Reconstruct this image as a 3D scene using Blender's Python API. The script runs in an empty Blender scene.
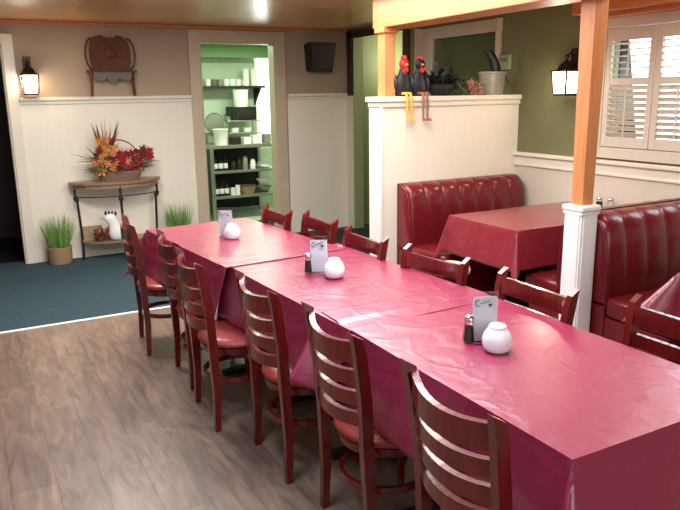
import bpy, bmesh, math, random
from mathutils import Vector, Matrix
random.seed(7)
S = bpy.context.scene
COL = S.collection
PI = math.pi
def srgb(r, g, b):
    f = lambda c: (c/255/12.92) if c/255 <= .04045 else ((c/255+.055)/1.055)**2.4
    return (f(r), f(g), f(b), 1)

# ------------------------------------------------------------ camera
_a, _p, _r = .4924, .2300, -.0145
F = Vector((math.sin(_a)*math.cos(_p), math.cos(_a)*math.cos(_p), -math.sin(_p)))
R0 = Vector((math.cos(_a), -math.sin(_a), 0)); U0 = R0.cross(F)
R = R0*math.cos(_r)+U0*math.sin(_r); U = U0*math.cos(_r)-R0*math.sin(_r)
cd = bpy.data.cameras.new('camera'); cam = bpy.data.objects.new('camera', cd); COL.objects.link(cam)
m = Matrix.Identity(4)
for i in range(3):
    m[i][0] = R[i]; m[i][1] = U[i]; m[i][2] = -F[i]
m[0][3], m[1][3], m[2][3] = 0, 0, 1.63
cam.matrix_world = m
cd.sensor_width = 36; cd.lens = 690/680*36; cd.clip_start = .05
S.camera = cam

# ------------------------------------------------------------ light
S.view_settings.view_transform = 'Standard'; S.view_settings.look = 'None'
S.view_settings.gamma = 1; S.view_settings.exposure = 1.02
w = bpy.data.worlds.new('sky'); S.world = w; w.use_nodes = True
bg = w.node_tree.nodes['Background']; bg.inputs[0].default_value = (.72, .86, 1, 1); bg.inputs[1].default_value = .34
def area(name, loc, target, sx, sy, power, col):
    l = bpy.data.lights.new(name, 'AREA'); l.shape = 'RECTANGLE'; l.size = sx; l.size_y = sy
    l.energy = power; l.color = col
    o = bpy.data.objects.new(name, l); COL.objects.link(o); o.location = loc
    o.rotation_euler = (Vector(target)-Vector(loc)).to_track_quat('-Z', 'Y').to_euler()
    return o
def point(name, loc, power, col, r=.04):
    l = bpy.data.lights.new(name, 'POINT'); l.energy = power; l.color = col; l.shadow_soft_size = r
    o = bpy.data.objects.new(name, l); COL.objects.link(o); o.location = loc
    return o
DAY = (.86, .92, 1.0)
area('daylight_left', (-2.72, 1.6, 1.45), (0, 1.6, 1.1), 3.2, 1.3, 6, DAY)
area('daylight_rear', (1.2, -1.72, 1.45), (1.2, 0, 1.0), 4.2, 1.3, 24, DAY)
area('daylight_shutters', (4.5, 3.05, 1.65), (3, 3.0, 1.3), 1.2, .8, 9, DAY)
WARM = (1.0, .78, .52)
area('overhead_light', (1.6, 2.1, 2.33), (1.6, 2.0, 0), .4, 1.2, 30, (.82, .88, 1.0))
area('overhead_light', (.8, 5.2, 2.33), (.8, 5.2, 0), .6, .6, 30, (.96, .95, .95))
area('overhead_light', (2.25, 4.15, 2.33), (2.25, 4.15, 0), 1.1, 2.2, 46, (.97, .95, .94))
area('alcove_light', (3.6, 2.4, 2.33), (3.7, 2.6, 0), .4, .4, 5, (1, .86, .66))
area('kitchen_tube', (3.2, 8.2, 2.27), (3.2, 8.2, 0), 1.3, .25, 22, (.80, 1.0, .72))
area('daylight_kitchen', (4.05, 9.72, 1.5), (3.6, 8, 1.2), .7, 1.3, 7, (.95, 1, .95))
area('overhead_light', (.35, 1.9, 2.33), (.35, 1.9, 0), .4, .8, 16, (.58, .74, 1.0))  # added bluish fill for the floor beside the left chairs, no fixture
area('backdrop_fill', (4.3, 9.8, 2.2), (4.3, 11.2, 1.4), 1.0, .5, 40, (.96, 1, .98))  # added lamp that whitens the backdrop outside the kitchen window
point('hallway_light', (4.8, 7.1, 2.0), 6, (.95, 1.0, .8), .08)
point('hallway_light', (5.1, 5.3, 2.0), .5, (.95, 1.0, .8), .08)  # faint fill added to lighten the nearer opening

# ------------------------------------------------------------ materials
def newmat(name):
    mt = bpy.data.materials.new(name); mt.use_nodes = True
    nt = mt.node_tree; return mt, nt, nt.nodes['Principled BSDF']
def N(nt, t, **kw):
    n = nt.nodes.new(t)
    for k, v in kw.items():
        if hasattr(n, k) and k not in ('inputs',): setattr(n, k, v)
    return n
def mat(name, col, rough=.5, metal=0, spec=.5, noise=0, nscale=8, bump=0, bscale=40, stretch=(1,1,1), emit=None, estr=0, trans=0, ior=1.45, alpha=1, coat=0, sheen=0):
    mt, nt, b = newmat(name)
    b.inputs['Base Color'].default_value = col; b.inputs['Roughness'].default_value = rough
    b.inputs['Metallic'].default_value = metal; b.inputs['Specular IOR Level'].default_value = spec
    b.inputs['Transmission Weight'].default_value = trans; b.inputs['IOR'].default_value = ior
    b.inputs['Alpha'].default_value = alpha; b.inputs['Coat Weight'].default_value = coat
    b.inputs['Coat Roughness'].default_value = .12
    if emit: b.inputs['Emission Color'].default_value = emit; b.inputs['Emission Strength'].default_value = estr
    if noise or bump:
        tc = N(nt, 'ShaderNodeTexCoord'); mp = N(nt, 'ShaderNodeMapping'); mp.inputs['Scale'].default_value = stretch
        nt.links.new(tc.outputs['Object'], mp.inputs[0])
    if noise:
        nz = N(nt, 'ShaderNodeTexNoise'); nz.inputs['Scale'].default_value = nscale; nz.inputs['Detail'].default_value = 5
        nt.links.new(mp.outputs[0], nz.inputs['Vector'])
        mx = N(nt, 'ShaderNodeMix', data_type='RGBA'); mx.blend_type = 'MIX'
        mr = N(nt, 'ShaderNodeMapRange'); mr.inputs[1].default_value = .3; mr.inputs[2].default_value = .7
        nt.links.new(nz.outputs[0], mr.inputs[0]); nt.links.new(mr.outputs[0], mx.inputs[0])
        mx.inputs[6].default_value = tuple(c*(1-noise) for c in col[:3])+(1,)
        mx.inputs[7].default_value = tuple(min(1, c*(1+noise)) for c in col[:3])+(1,)
        nt.links.new(mx.outputs[2], b.inputs['Base Color'])
    if bump:
        nb = N(nt, 'ShaderNodeTexNoise'); nb.inputs['Scale'].default_value = bscale; nb.inputs['Detail'].default_value = 4
        nt.links.new(mp.outputs[0], nb.inputs['Vector'])
        bp = N(nt, 'ShaderNodeBump'); bp.inputs['Strength'].default_value = bump; bp.inputs['Distance'].default_value = .01
        nt.links.new(nb.outputs[0], bp.inputs['Height']); nt.links.new(bp.outputs[0], b.inputs['Normal'])
    return mt
def planks(name, c1, c2, gap, pw, pl, rough, along_y=True, bump=.15, coat=0, grain=.25, gscale=(30,1.6,1)):
    mt, nt, b = newmat(name)
    tc = N(nt, 'ShaderNodeTexCoord'); mp = N(nt, 'ShaderNodeMapping')
    if along_y: mp.inputs['Rotation'].default_value = (0, 0, PI/2)
    nt.links.new(tc.outputs['Object'], mp.inputs[0])
    br = N(nt, 'ShaderNodeTexBrick'); br.offset = .37; br.inputs['Scale'].default_value = 1
    br.inputs['Brick Width'].default_value = pl; br.inputs['Row Height'].default_value = pw
    br.inputs['Mortar Size'].default_value = .0025; br.inputs['Mortar Smooth'].default_value = .3
    br.inputs['Color1'].default_value = c1; br.inputs['Color2'].default_value = c2; br.inputs['Mortar'].default_value = gap
    nt.links.new(mp.outputs[0], br.inputs['Vector'])
    mp2 = N(nt, 'ShaderNodeMapping'); mp2.inputs['Scale'].default_value = (gscale[1], gscale[0], 1)
    nt.links.new(mp.outputs[0], mp2.inputs[0])
    nz = N(nt, 'ShaderNodeTexNoise'); nz.inputs['Scale'].default_value = 1.5; nz.inputs['Detail'].default_value = 7; nz.inputs['Distortion'].default_value = 1.2
    nt.links.new(mp2.outputs[0], nz.inputs['Vector'])
    mr = N(nt, 'ShaderNodeMapRange'); mr.inputs[1].default_value = .25; mr.inputs[2].default_value = .75
    mr.inputs[3].default_value = 1-grain; mr.inputs[4].default_value = 1+grain
    nt.links.new(nz.outputs[0], mr.inputs[0])
    mx = N(nt, 'ShaderNodeMix', data_type='RGBA'); mx.blend_type = 'MULTIPLY'; mx.inputs[0].default_value = 1
    nt.links.new(br.outputs[0], mx.inputs[6]); nt.links.new(mr.outputs[0], mx.inputs[7])
    nt.links.new(mx.outputs[2], b.inputs['Base Color'])
    b.inputs['Roughness'].default_value = rough; b.inputs['Coat Weight'].default_value = coat; b.inputs['Coat Roughness'].default_value = .3
    bp = N(nt, 'ShaderNodeBump'); bp.inputs['Strength'].default_value = bump; bp.inputs['Distance'].default_value = .004
    ad = N(nt, 'ShaderNodeMath', operation='SUBTRACT'); ml = N(nt, 'ShaderNodeMath', operation='MULTIPLY'); ml.inputs[1].default_value = 2
    nt.links.new(br.outputs['Fac'], ml.inputs[0]); nt.links.new(nz.outputs[0], ad.inputs[0]); nt.links.new(ml.outputs[0], ad.inputs[1])
    nt.links.new(ad.outputs[0], bp.inputs['Height']); nt.links.new(bp.outputs[0], b.inputs['Normal'])
    return mt
def beadboard(name, col, axis, pitch=.09):
    mt, nt, b = newmat(name)
    tc = N(nt, 'ShaderNodeTexCoord'); sp = N(nt, 'ShaderNodeSeparateXYZ'); nt.links.new(tc.outputs['Object'], sp.inputs[0])
    d = N(nt, 'ShaderNodeMath', operation='DIVIDE'); d.inputs[1].default_value = pitch; nt.links.new(sp.outputs[axis], d.inputs[0])
    fr = N(nt, 'ShaderNodeMath', operation='FRACT'); nt.links.new(d.outputs[0], fr.inputs[0])
    sb = N(nt, 'ShaderNodeMath', operation='SUBTRACT'); sb.inputs[1].default_value = .5; nt.links.new(fr.outputs[0], sb.inputs[0])
    ab = N(nt, 'ShaderNodeMath', operation='ABSOLUTE'); nt.links.new(sb.outputs[0], ab.inputs[0])
    mr = N(nt, 'ShaderNodeMapRange'); mr.inputs[1].default_value = .0; mr.inputs[2].default_value = .06; nt.links.new(ab.outputs[0], mr.inputs[0])
    bp = N(nt, 'ShaderNodeBump'); bp.inputs['Strength'].default_value = .35; bp.inputs['Distance'].default_value = .004
    nt.links.new(mr.outputs[0], bp.inputs['Height']); nt.links.new(bp.outputs[0], b.inputs['Normal'])
    nz = N(nt, 'ShaderNodeTexNoise'); nz.inputs['Scale'].default_value = 1.6; nt.links.new(tc.outputs['Object'], nz.inputs['Vector'])
    mx = N(nt, 'ShaderNodeMix', data_type='RGBA'); mx.inputs[6].default_value = tuple(c*.93 for c in col[:3])+(1,); mx.inputs[7].default_value = col
    nt.links.new(nz.outputs[0], mx.inputs[0]); nt.links.new(mx.outputs[2], b.inputs['Base Color'])
    b.inputs['Roughness'].default_value = .45
    return mt
def vinylcloth(name, col, rough=.3):
    mt, nt, b = newmat(name)
    tc = N(nt, 'ShaderNodeTexCoord')
    def wave(rot, scale):
        mp = N(nt, 'ShaderNodeMapping'); mp.inputs['Rotation'].default_value = (0, 0, rot); nt.links.new(tc.outputs['Object'], mp.inputs[0])
        wv = N(nt, 'ShaderNodeTexWave'); wv.inputs['Scale'].default_value = scale; wv.inputs['Distortion'].default_value = .6; wv.inputs['Detail Scale'].default_value = 8
        nt.links.new(mp.outputs[0], wv.inputs['Vector']); return wv
    w1, w2 = wave(0, 26), wave(PI/2, 26)
    mx = N(nt, 'ShaderNodeMath', operation='MULTIPLY'); nt.links.new(w1.outputs['Fac'], mx.inputs[0]); nt.links.new(w2.outputs['Fac'], mx.inputs[1])
    cm = N(nt, 'ShaderNodeMix', data_type='RGBA'); cm.inputs[6].default_value = tuple(c*.96 for c in col[:3])+(1,); cm.inputs[7].default_value = tuple(min(1, c*1.07) for c in col[:3])+(1,)
    nt.links.new(mx.outputs[0], cm.inputs[0]); nt.links.new(cm.outputs[2], b.inputs['Base Color'])
    # crumple
    n0 = N(nt, 'ShaderNodeTexNoise'); n0.inputs['Scale'].default_value = 2.2; n0.inputs['Detail'].default_value = 2; nt.links.new(tc.outputs['Object'], n0.inputs['Vector'])
    va = N(nt, 'ShaderNodeVectorMath', operation='MULTIPLY_ADD'); va.inputs[1].default_value = (.5, .5, .5); nt.links.new(n0.outputs['Color'], va.inputs[0]); nt.links.new(tc.outputs['Object'], va.inputs[2])
    vo = N(nt, 'ShaderNodeTexVoronoi', feature='DISTANCE_TO_EDGE'); vo.inputs['Scale'].default_value = 3.2; nt.links.new(va.outputs[0], vo.inputs['Vector'])
    mr = N(nt, 'ShaderNodeMapRange'); mr.inputs[2].default_value = .06; nt.links.new(vo.outputs['Distance'], mr.inputs[0])
    n1 = N(nt, 'ShaderNodeTexNoise'); n1.inputs['Scale'].default_value = 9; n1.inputs['Detail'].default_value = 3; n1.inputs['Distortion'].default_value = .8; nt.links.new(tc.outputs['Object'], n1.inputs['Vector'])
    a = N(nt, 'ShaderNodeMath', operation='MULTIPLY_ADD'); a.inputs[1].default_value = -.2; nt.links.new(mr.outputs[0], a.inputs[0]); 
    m3 = N(nt, 'ShaderNodeMath', operation='MULTIPLY'); m3.inputs[1].default_value = 1.3; nt.links.new(n1.outputs[0], m3.inputs[0]); nt.links.new(m3.outputs[0], a.inputs[2])
    m4 = N(nt, 'ShaderNodeMath', operation='MULTIPLY_ADD'); m4.inputs[1].default_value = .05; nt.links.new(mx.outputs[0], m4.inputs[0]); nt.links.new(a.outputs[0], m4.inputs[2])
    bp = N(nt, 'ShaderNodeBump'); bp.inputs['Strength'].default_value = .5; bp.inputs['Distance'].default_value = .011
    nt.links.new(m4.outputs[0], bp.inputs['Height']); nt.links.new(bp.outputs[0], b.inputs['Normal'])
    b.inputs['Roughness'].default_value = rough; b.inputs['Specular IOR Level'].default_value = .7; b.inputs['Coat Weight'].default_value = .6; b.inputs['Coat Roughness'].default_value = .26
    return mt

M = {}
M['floor'] = planks('plank_floor', srgb(134,110,92), srgb(120,98,83), srgb(100,84,74), .18, 1.25, .38, True, .14, 0, .42, (12,2.4,1))
M['carpet'] = mat('carpet', srgb(62,80,86), .95, spec=.1, noise=.18, nscale=90, bump=.6, bscale=400)
M['ceiling'] = planks('ceiling_boards', srgb(224,170,112), srgb(210,154,98), srgb(110,66,36), .14, 3.2, .3, False, .12, .35, .12, (14,.8,1))
M['beam'] = mat('beam_wood', srgb(196,124,74), .42, noise=.14, nscale=6, stretch=(6,.6,6), bump=.1, bscale=20)
M['post'] = mat('post_wood', srgb(200,130,80), .4, noise=.14, nscale=6, stretch=(8,8,.6), bump=.1, bscale=20)
M['taupe'] = mat('taupe_paint', srgb(172,150,126), .7, noise=.05, nscale=3, bump=.08, bscale=60)
M['olive'] = mat('olive_paint', srgb(112,112,74), .65, noise=.07, nscale=3, bump=.1, bscale=40)
M['hallgreen'] = mat('hall_paint', srgb(150,158,112), .6, noise=.05, nscale=2)
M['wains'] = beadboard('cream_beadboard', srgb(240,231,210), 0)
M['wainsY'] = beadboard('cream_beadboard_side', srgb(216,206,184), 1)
M['trim'] = mat('cream_trim', srgb(228,218,198), .4, noise=.03, nscale=5)
M['tan_trim'] = mat('tan_trim', srgb(196,176,150), .45, noise=.04, nscale=5)
M['white'] = mat('white_paint', srgb(236,232,224), .4, noise=.02, nscale=5)
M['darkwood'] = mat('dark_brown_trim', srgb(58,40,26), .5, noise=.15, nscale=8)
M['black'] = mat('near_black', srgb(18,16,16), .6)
M['mahog'] = mat('mahogany', srgb(100,22,17), .25, noise=.22, nscale=7, stretch=(5,5,1), coat=.6)
M['mahog_hi'] = M['mahog']
M['seatv'] = mat('maroon_seat_vinyl', srgb(150,62,56), .33, noise=.06, nscale=6, bump=.1, bscale=60)
M['booth'] = mat('booth_vinyl', srgb(104,22,28), .27, noise=.08, nscale=5, bump=.12, bscale=90, coat=.15)
M['cloth'] = vinylcloth('plum_vinyl_cloth', srgb(150,35,70), .34)
M['cloth2'] = vinylcloth('maroon_vinyl_cloth', srgb(134,34,46), .33)
M['flannel'] = mat('white_flannel', srgb(226,218,214), .9)
M['steel'] = mat('steel', srgb(170,176,172), .32, metal=.9)
M['iron'] = mat('dark_iron', srgb(52,44,38), .5, metal=.5, noise=.2, nscale=20)
M['bronze'] = mat('bronze', srgb(46,34,26), .4, metal=.6)
M['lampglass'] = mat('lamp_glass', srgb(255,240,215), .4, emit=srgb(255,236,208), estr=5)
M['ceramic'] = mat('white_ceramic', srgb(240,238,234), .18)
M['paper'] = mat('card_paper', srgb(244,243,240), .6)
M['acrylic'] = mat('acrylic', (.95,.96,.98,1), .05, trans=1, ior=1.3)
M['glass'] = mat('clear_glass', (.95,.97,.97,1), .03, trans=1, ior=1.45)
M['ink'] = mat('black_ink', srgb(20,20,24), .6)
M['chrome'] = mat('chrome', srgb(215,215,215), .15, metal=1)
M['pepper'] = mat('pepper', srgb(52,44,44), .8, noise=.4, nscale=200)
M['salt'] = mat('salt', srgb(238,236,232), .8)
M['oak'] = mat('console_wood', srgb(142,112,86), .42, noise=.16, nscale=6, stretch=(1,8,1), coat=.2)
M['wicker'] = mat('wicker', srgb(168,140,106), .75, noise=.2, nscale=60, stretch=(1,1,3), bump=.8, bscale=70)
M['basket'] = mat('basket_wicker', srgb(120,98,78), .8, noise=.3, nscale=50, stretch=(1,1,3), bump=.9, bscale=60)
M['grass'] = mat('artificial_grass', srgb(120,160,78), .55, noise=.3, nscale=14)
M['leaf'] = mat('olive_leaf', srgb(86,88,52), .6, noise=.3, nscale=20)
M['darkleaf'] = mat('dark_leaf', srgb(30,30,26), .55, noise=.4, nscale=20)
M['gold'] = mat('gold_petals', srgb(220,160,72), .65, noise=.2, nscale=30)
M['peach'] = mat('peach_petals', srgb(220,150,110), .65, noise=.2, nscale=30)
M['redp'] = mat('crimson_petals', srgb(172,40,48), .6, noise=.2, nscale=30)
M['rust'] = mat('rust_petals', srgb(130,52,42), .65, noise=.25, nscale=30)
M['twig'] = mat('rusty_twig', srgb(112,58,40), .7, noise=.3, nscale=20)
M['plaque'] = mat('plaque_wood', srgb(96,50,26), .55, noise=.25, nscale=8, spec=.3)
M['aged'] = mat('aged_blue_paint', srgb(104,100,88), .6, noise=.12, nscale=10)
M['rred'] = mat('rooster_red', srgb(206,34,40), .45)
M['ryel'] = mat('rooster_yellow', srgb(214,160,48), .5)
M['rblk'] = mat('rooster_black', srgb(34,28,30), .5, noise=.3, nscale=20)
M['rbrn'] = mat('brown_leg', srgb(150,92,66), .5)
M['galv'] = mat('galvanised_tin', srgb(150,144,130), .5, metal=.25, noise=.15, nscale=14)
M['dusty'] = mat('dusty_pink', srgb(196,142,120), .7, noise=.2, nscale=20)
M['speaker'] = mat('speaker_box', srgb(46,26,20), .6)
M['kgreen'] = mat('kitchen_paint', srgb(196,210,186), .6, noise=.03, nscale=3)
M['kfloor'] = mat('kitchen_tile', srgb(190,200,180), .4, noise=.05, nscale=6)
M['mat'] = mat('rubber_mat', srgb(26,28,26), .85, bump=.3, bscale=120)
M['shutter'] = mat('shutter_paint', srgb(214,202,182), .45)
M['cream'] = mat('cream_vinyl', srgb(220,200,180), .5)
M['roof'] = mat('grey_shingle', srgb(72,70,72), .85, noise=.2, nscale=12)
M['clap'] = mat('pale_clapboard', srgb(206,212,216), .7)
M['ground'] = mat('gravel', srgb(150,150,148), .9, noise=.15, nscale=4)
M['shrub'] = mat('shrub_green', srgb(40,50,34), .7, noise=.3, nscale=10)

# ------------------------------------------------------------ mesh helpers
class MB:
    def __init__(s): s.bm = bmesh.new()
    def quadloop(s, rings, closed_u=True, cap=True):
        bm = s.bm; vr = [[bm.verts.new(p) for p in r] for r in rings]
        n = len(vr[0])
        for i in range(len(vr)-1):
            for j in range(n if closed_u else n-1):
                k = (j+1) % n
                try: bm.faces.new((vr[i][j], vr[i][k], vr[i+1][k], vr[i+1][j]))
                except ValueError: pass
        if cap and closed_u:
            for r in (vr[0], vr[-1]):
                try: bm.faces.new(r)
                except ValueError: pass
        return s
    def box(s, x0, x1, y0, y1, z0, z1, bev=0, rot=0, piv=None):
        t = bmesh.new(); bmesh.ops.create_cube(t, size=1)
        for v in t.verts:
            v.co = Vector(((x0+x1)/2+v.co.x*(x1-x0), (y0+y1)/2+v.co.y*(y1-y0), (z0+z1)/2+v.co.z*(z1-z0)))
        if bev: bmesh.ops.bevel(t, geom=t.edges[:], offset=min(bev, .45*min(abs(x1-x0), abs(y1-y0), abs(z1-z0))), segments=2, affect='EDGES', profile=.5)
        if rot:
            pv = Vector(piv or ((x0+x1)/2, (y0+y1)/2, 0)); mm = Matrix.Translation(pv)@Matrix.Rotation(rot, 4, 'Z')@Matrix.Translation(-pv)
            bmesh.ops.transform(t, matrix=mm, verts=t.verts)
        s.merge(t); return s
    def merge(s, t, mtx=None):
        if mtx is not None: bmesh.ops.transform(t, matrix=mtx, verts=t.verts)
        me = bpy.data.meshes.new('tmp'); t.to_mesh(me); s.bm.from_mesh(me); bpy.data.meshes.remove(me); t.free()
    def lathe(s, prof, c=(0,0,0), seg=24, sx=1, sy=1, ax=None):
        rings = []
        for r, z in prof:
            ring = []
            for k in range(seg):
                a = 2*PI*k/seg; p = Vector((r*math.cos(a)*sx, r*math.sin(a)*sy, z))
                if ax is not None: p = ax@p
                ring.append(p+Vector(c))
            rings.append(ring)
        return s.quadloop(rings)
    def tube(s, pts, rad, seg=8, sq=None, closed=False):
        pts = [Vector(p) for p in pts]; n = len(pts)
        rads = rad if isinstance(rad, (list, tuple)) else [rad]*n
        up = None; rings = []
        for i, p in enumerate(pts):
            if closed: d = (pts[(i+1) % n]-pts[i-1])
            else: d = (pts[min(i+1, n-1)]-pts[max(i-1, 0)])
            d.normalize()
            if up is None:
                up = Vector((0,0,1)) if abs(d.z) < .9 else Vector((1,0,0))
            side = d.cross(up)
            if side.length < 1e-5: side = d.cross(Vector((0,1,0)))
            side.normalize(); up2 = side.cross(d).normalized(); up = up2
            if sq: # rectangular section (half side, half up)
                a, b = sq[i] if isinstance(sq, list) else sq
                ring = [p+side*a*u+up2*b*v for u, v in ((-1,-1),(1,-1),(1,1),(-1,1))]
            else:
                ring = [p+side*math.cos(2*PI*k/seg)*rads[i]+up2*math.sin(2*PI*k/seg)*rads[i] for k in range(seg)]
            rings.append(ring)
        if closed: rings.append(rings[0])
        return s.quadloop(rings, cap=not closed)
    def ball(s, c, r, sx=1, sy=1, sz=1, u=14, v=10, rot=None):
        t = bmesh.new(); bmesh.ops.create_uvsphere(t, u_segments=u, v_segments=v, radius=r)
        mm = Matrix.Translation(c)@(rot.to_4x4() if rot else Matrix.Identity(4))@Matrix.Diagonal((sx, sy, sz, 1))
        s.merge(t, mm); return s
    def ico(s, c, r, sub=1, sx=1, sy=1, sz=1):
        t = bmesh.new(); bmesh.ops.create_icosphere(t, subdivisions=sub, radius=r)
        s.merge(t, Matrix.Translation(c)@Matrix.Diagonal((sx, sy, sz, 1))); return s
    def prism(s, poly, d0, d1, plane='XZ'):
        def q(a, b, d): return {'XZ': (a, d, b), 'YZ': (d, a, b), 'XY': (a, b, d)}[plane]
        return s.quadloop([[Vector(q(a, b, d0)) for a, b in poly], [Vector(q(a, b, d1)) for a, b in poly]])
    def blade(s, p0, p1, wd, bend=(0,0,0), n=4):
        p0 = Vector(p0); p1 = Vector(p1); bend = Vector(bend); d = (p1-p0).normalized()
        sd = d.cross(Vector((random.uniform(-1,1), random.uniform(-1,1), .1)))
        if sd.length < .01: sd = Vector((1,0,0))
        sd.normalize(); L = []; bm = s.bm
        for i in range(n+1):
            t = i/n; c = p0.lerp(p1, t)+bend*math.sin(t*PI/2)*t; ww = wd*(1-t**1.6)*(.6+.6*t if t < .5 else .9)
            if i == n: L.append((bm.verts.new(c),))
            else: L.append((bm.verts.new(c-sd*ww), bm.verts.new(c+sd*ww)))
        for i in range(n):
            a, b = L[i], L[i+1]
            if len(b) == 2: bm.faces.new((a[0], a[1], b[1], b[0]))
            else: bm.faces.new((a[0], a[1], b[0]))
        return s
    def obj(s, name, mt, parent=None, smooth=None, loc=None):
        bmesh.ops.recalc_face_normals(s.bm, faces=s.bm.faces[:])
        me = bpy.data.meshes.new(name); s.bm.to_mesh(me); s.bm.free()
        me.materials.append(M[mt] if isinstance(mt, str) else mt)
        if smooth is not None:
            for p in me.polygons: p.use_smooth = True
            if smooth < 180: me.set_sharp_from_angle(angle=math.radians(smooth))
        o = bpy.data.objects.new(name, me); COL.objects.link(o)
        if parent: o.parent = parent
        if loc: o.location = loc
        return o
def tag(o, label, cat, group=None, kind=None):
    o['label'] = label; o['category'] = cat
    if group: o['group'] = group
    if kind: o['kind'] = kind
    return o
def thing(name, label, cat, loc=(0,0,0), rz=0, group=None):
    o = bpy.data.objects.new(name, None); o.empty_display_size = .05; COL.objects.link(o); o.location = loc; o.rotation_euler = (0,0,rz)
    return tag(o, label, cat, group)
def struct(o): o['kind'] = 'structure'; return o
def dup(root, loc, rz=0, label=None, group=None):
    r = root.copy(); COL.objects.link(r); r.location = loc; r.rotation_euler = (0,0,rz)
    if label: r['label'] = label
    if group: r['group'] = group
    for ch in list(root.children):
        c = ch.copy(); COL.objects.link(c); c.parent = r
        for g in list(ch.children):
            d = g.copy(); COL.objects.link(d); d.parent = c
    return r
def wallmb(axis, v0, v1, a0, a1, z0, z1, holes=()):
    """box wall with rectangular holes; axis 'Y' = wall at constant Y (a is X), 'X' = constant X (a is Y)"""
    mb = MB(); A = sorted(set([a0, a1]+[h for q in holes for h in q[:2] if a0 < h < a1])); Z = sorted(set([z0, z1]+[h for q in holes for h in q[2:] if z0 < h < z1]))
    for i in range(len(A)-1):
        for j in range(len(Z)-1):
            ca, cz = (A[i]+A[i+1])/2, (Z[j]+Z[j+1])/2
            if any(q[0] < ca < q[1] and q[2] < cz < q[3] for q in holes): continue
            if axis == 'Y': mb.box(A[i], A[i+1], v0, v1, Z[j], Z[j+1])
            else: mb.box(v0, v1, A[i], A[i+1], Z[j], Z[j+1])
    return mb

# ------------------------------------------------------------ the room
B = 7.46; W = 4.25; H = 2.35
struct(MB().box(-2.8, W, -1.8, 5.25, -.1, 0).obj('floor', 'floor'))
struct(MB().box(-2.8, W+1.2, 5.25, B+.14, -.1, .004).obj('floor_carpet', 'carpet'))
struct(MB().box(W, W+1.2, 4.6, 5.25, -.1, .004).obj('floor_hall', 'carpet'))
struct(MB().box(-2.8, W, 5.235, 5.27, 0, .009, .003).obj('trim_1', 'white'))
struct(MB().box(-2.8, W+.12, -1.8, 4.68, H, H+.1).box(-2.8, W+1.3, 4.68, B+.14, H, H+.1).obj('ceiling', 'ceiling'))
struct(MB().box(4.0, W, -1.68, 3.84, 2.16, H-.001, .004).box(4.10, W, -1.68, 3.84, 2.13, 2.16, .004).obj('trim_14', 'beam'))
holesB = [(-.62, .42, -1, 2.12), (2.33, 3.2, -1, 2.19)]
struct(wallmb('Y', B, B+.14, -2.8, W+.12, 0, H, holesB).obj('wall_back', 'taupe'))
for i, (a, b) in enumerate([(.52, 2.21), (3.34, 4.118)]):
    struct(MB().box(a, b, B-.012, B, 0, 1.585).obj('wall_back_wainscot', 'wains'))
    struct(MB().box(a, b, B-.045, B, 1.60, 1.635, .006).box(a, b, B-.025, B, 1.565, 1.60, .004).obj('trim_%d' % (2+i), 'trim'))
struct(MB().box(-2.8, -.74, B-.012, B, 0, 1.585).obj('wall_back_wainscot', 'wains'))
def casing(name, x0, x1, zt, wd, mt, y=B):
    mb = MB(); mb.box(x0-wd, x0, y-.028, y, 0, zt+wd, .005).box(x1, x1+wd, y-.028, y, 0, zt+wd, .005).box(x0-.001, x1+.001, y-.027, y, zt, zt+wd, .005)
    mb.box(x0-.001, x0+.014, y-.01, y+.15, 0, zt).box(x1-.014, x1+.001, y-.01, y+.15, 0, zt).box(x0, x1, y-.01, y+.15, zt-.014, zt+.001)
    return struct(mb.obj(name, mt))
casing('trim_4', -.62, .42, 2.12, .1, 'trim'); casing('trim_5', 2.33, 3.2, 2.19, .12, 'tan_trim')
struct(MB().box(-2.8, 4.13, B-.035, B, 2.315, 2.35, .006).obj('trim_6', 'beam'))
# dark room behind left doorway
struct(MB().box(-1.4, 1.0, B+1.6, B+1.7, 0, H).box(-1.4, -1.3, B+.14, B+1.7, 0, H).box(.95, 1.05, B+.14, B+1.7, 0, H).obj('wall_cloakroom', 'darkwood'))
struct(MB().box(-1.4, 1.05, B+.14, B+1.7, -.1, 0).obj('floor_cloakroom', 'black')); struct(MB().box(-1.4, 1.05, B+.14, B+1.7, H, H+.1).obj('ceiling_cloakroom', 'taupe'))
# side wall
WH = [(2.42, 3.70, 1.22, 2.06), (4.90, 5.86, -1, 2.14)]
struct(wallmb('X', W, W+.12, -1.8, 6.04, 0, H, WH).obj('wall_right', 'olive'))
V = 4.13
struct(wallmb('X', V, V+.12, 6.04, B, 0, H, [(6.2, 7.30, -1, 2.27)]).obj('wall_right_far', 'olive'))
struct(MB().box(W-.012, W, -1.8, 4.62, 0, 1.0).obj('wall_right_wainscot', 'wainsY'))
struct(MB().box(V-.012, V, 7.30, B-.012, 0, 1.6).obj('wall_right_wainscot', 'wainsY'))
struct(MB().box(W-.05, W, -1.8, 4.62, 1.085, 1.115, .006).box(W-.02, W, -1.8, 4.62, 1.0, 1.085).box(W-.03, W, -1.8, 4.62, 1.0, 1.02, .004).obj('trim_7', 'trim'))
struct(MB().box(W-.03, W, 4.86, 5.86, 2.14, 2.25, .004).box(W-.03, W, 5.86, 6.04, 0, 2.25, .004).box(V-.0, V+.12, 6.02, 6.04, 0, 2.25).box(W-.05, W+.12, 4.87, 4.90, 0, 2.25, .004).obj('trim_8', 'tan_trim'))
struct(MB().box(V-.03, V, 6.12, 7.40, 2.25, 2.33, .004).box(V-.03, V, 6.12, 6.22, 0, 2.33, .004).box(V-.03, V, 7.29, 7.40, 1.61, 2.33, .004).obj('trim_9', 'darkwood'))
struct(MB().box(V-.005, V+.125, 7.285, 7.30, 0, 2.27).obj('trim_15', 'hallgreen'))
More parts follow.
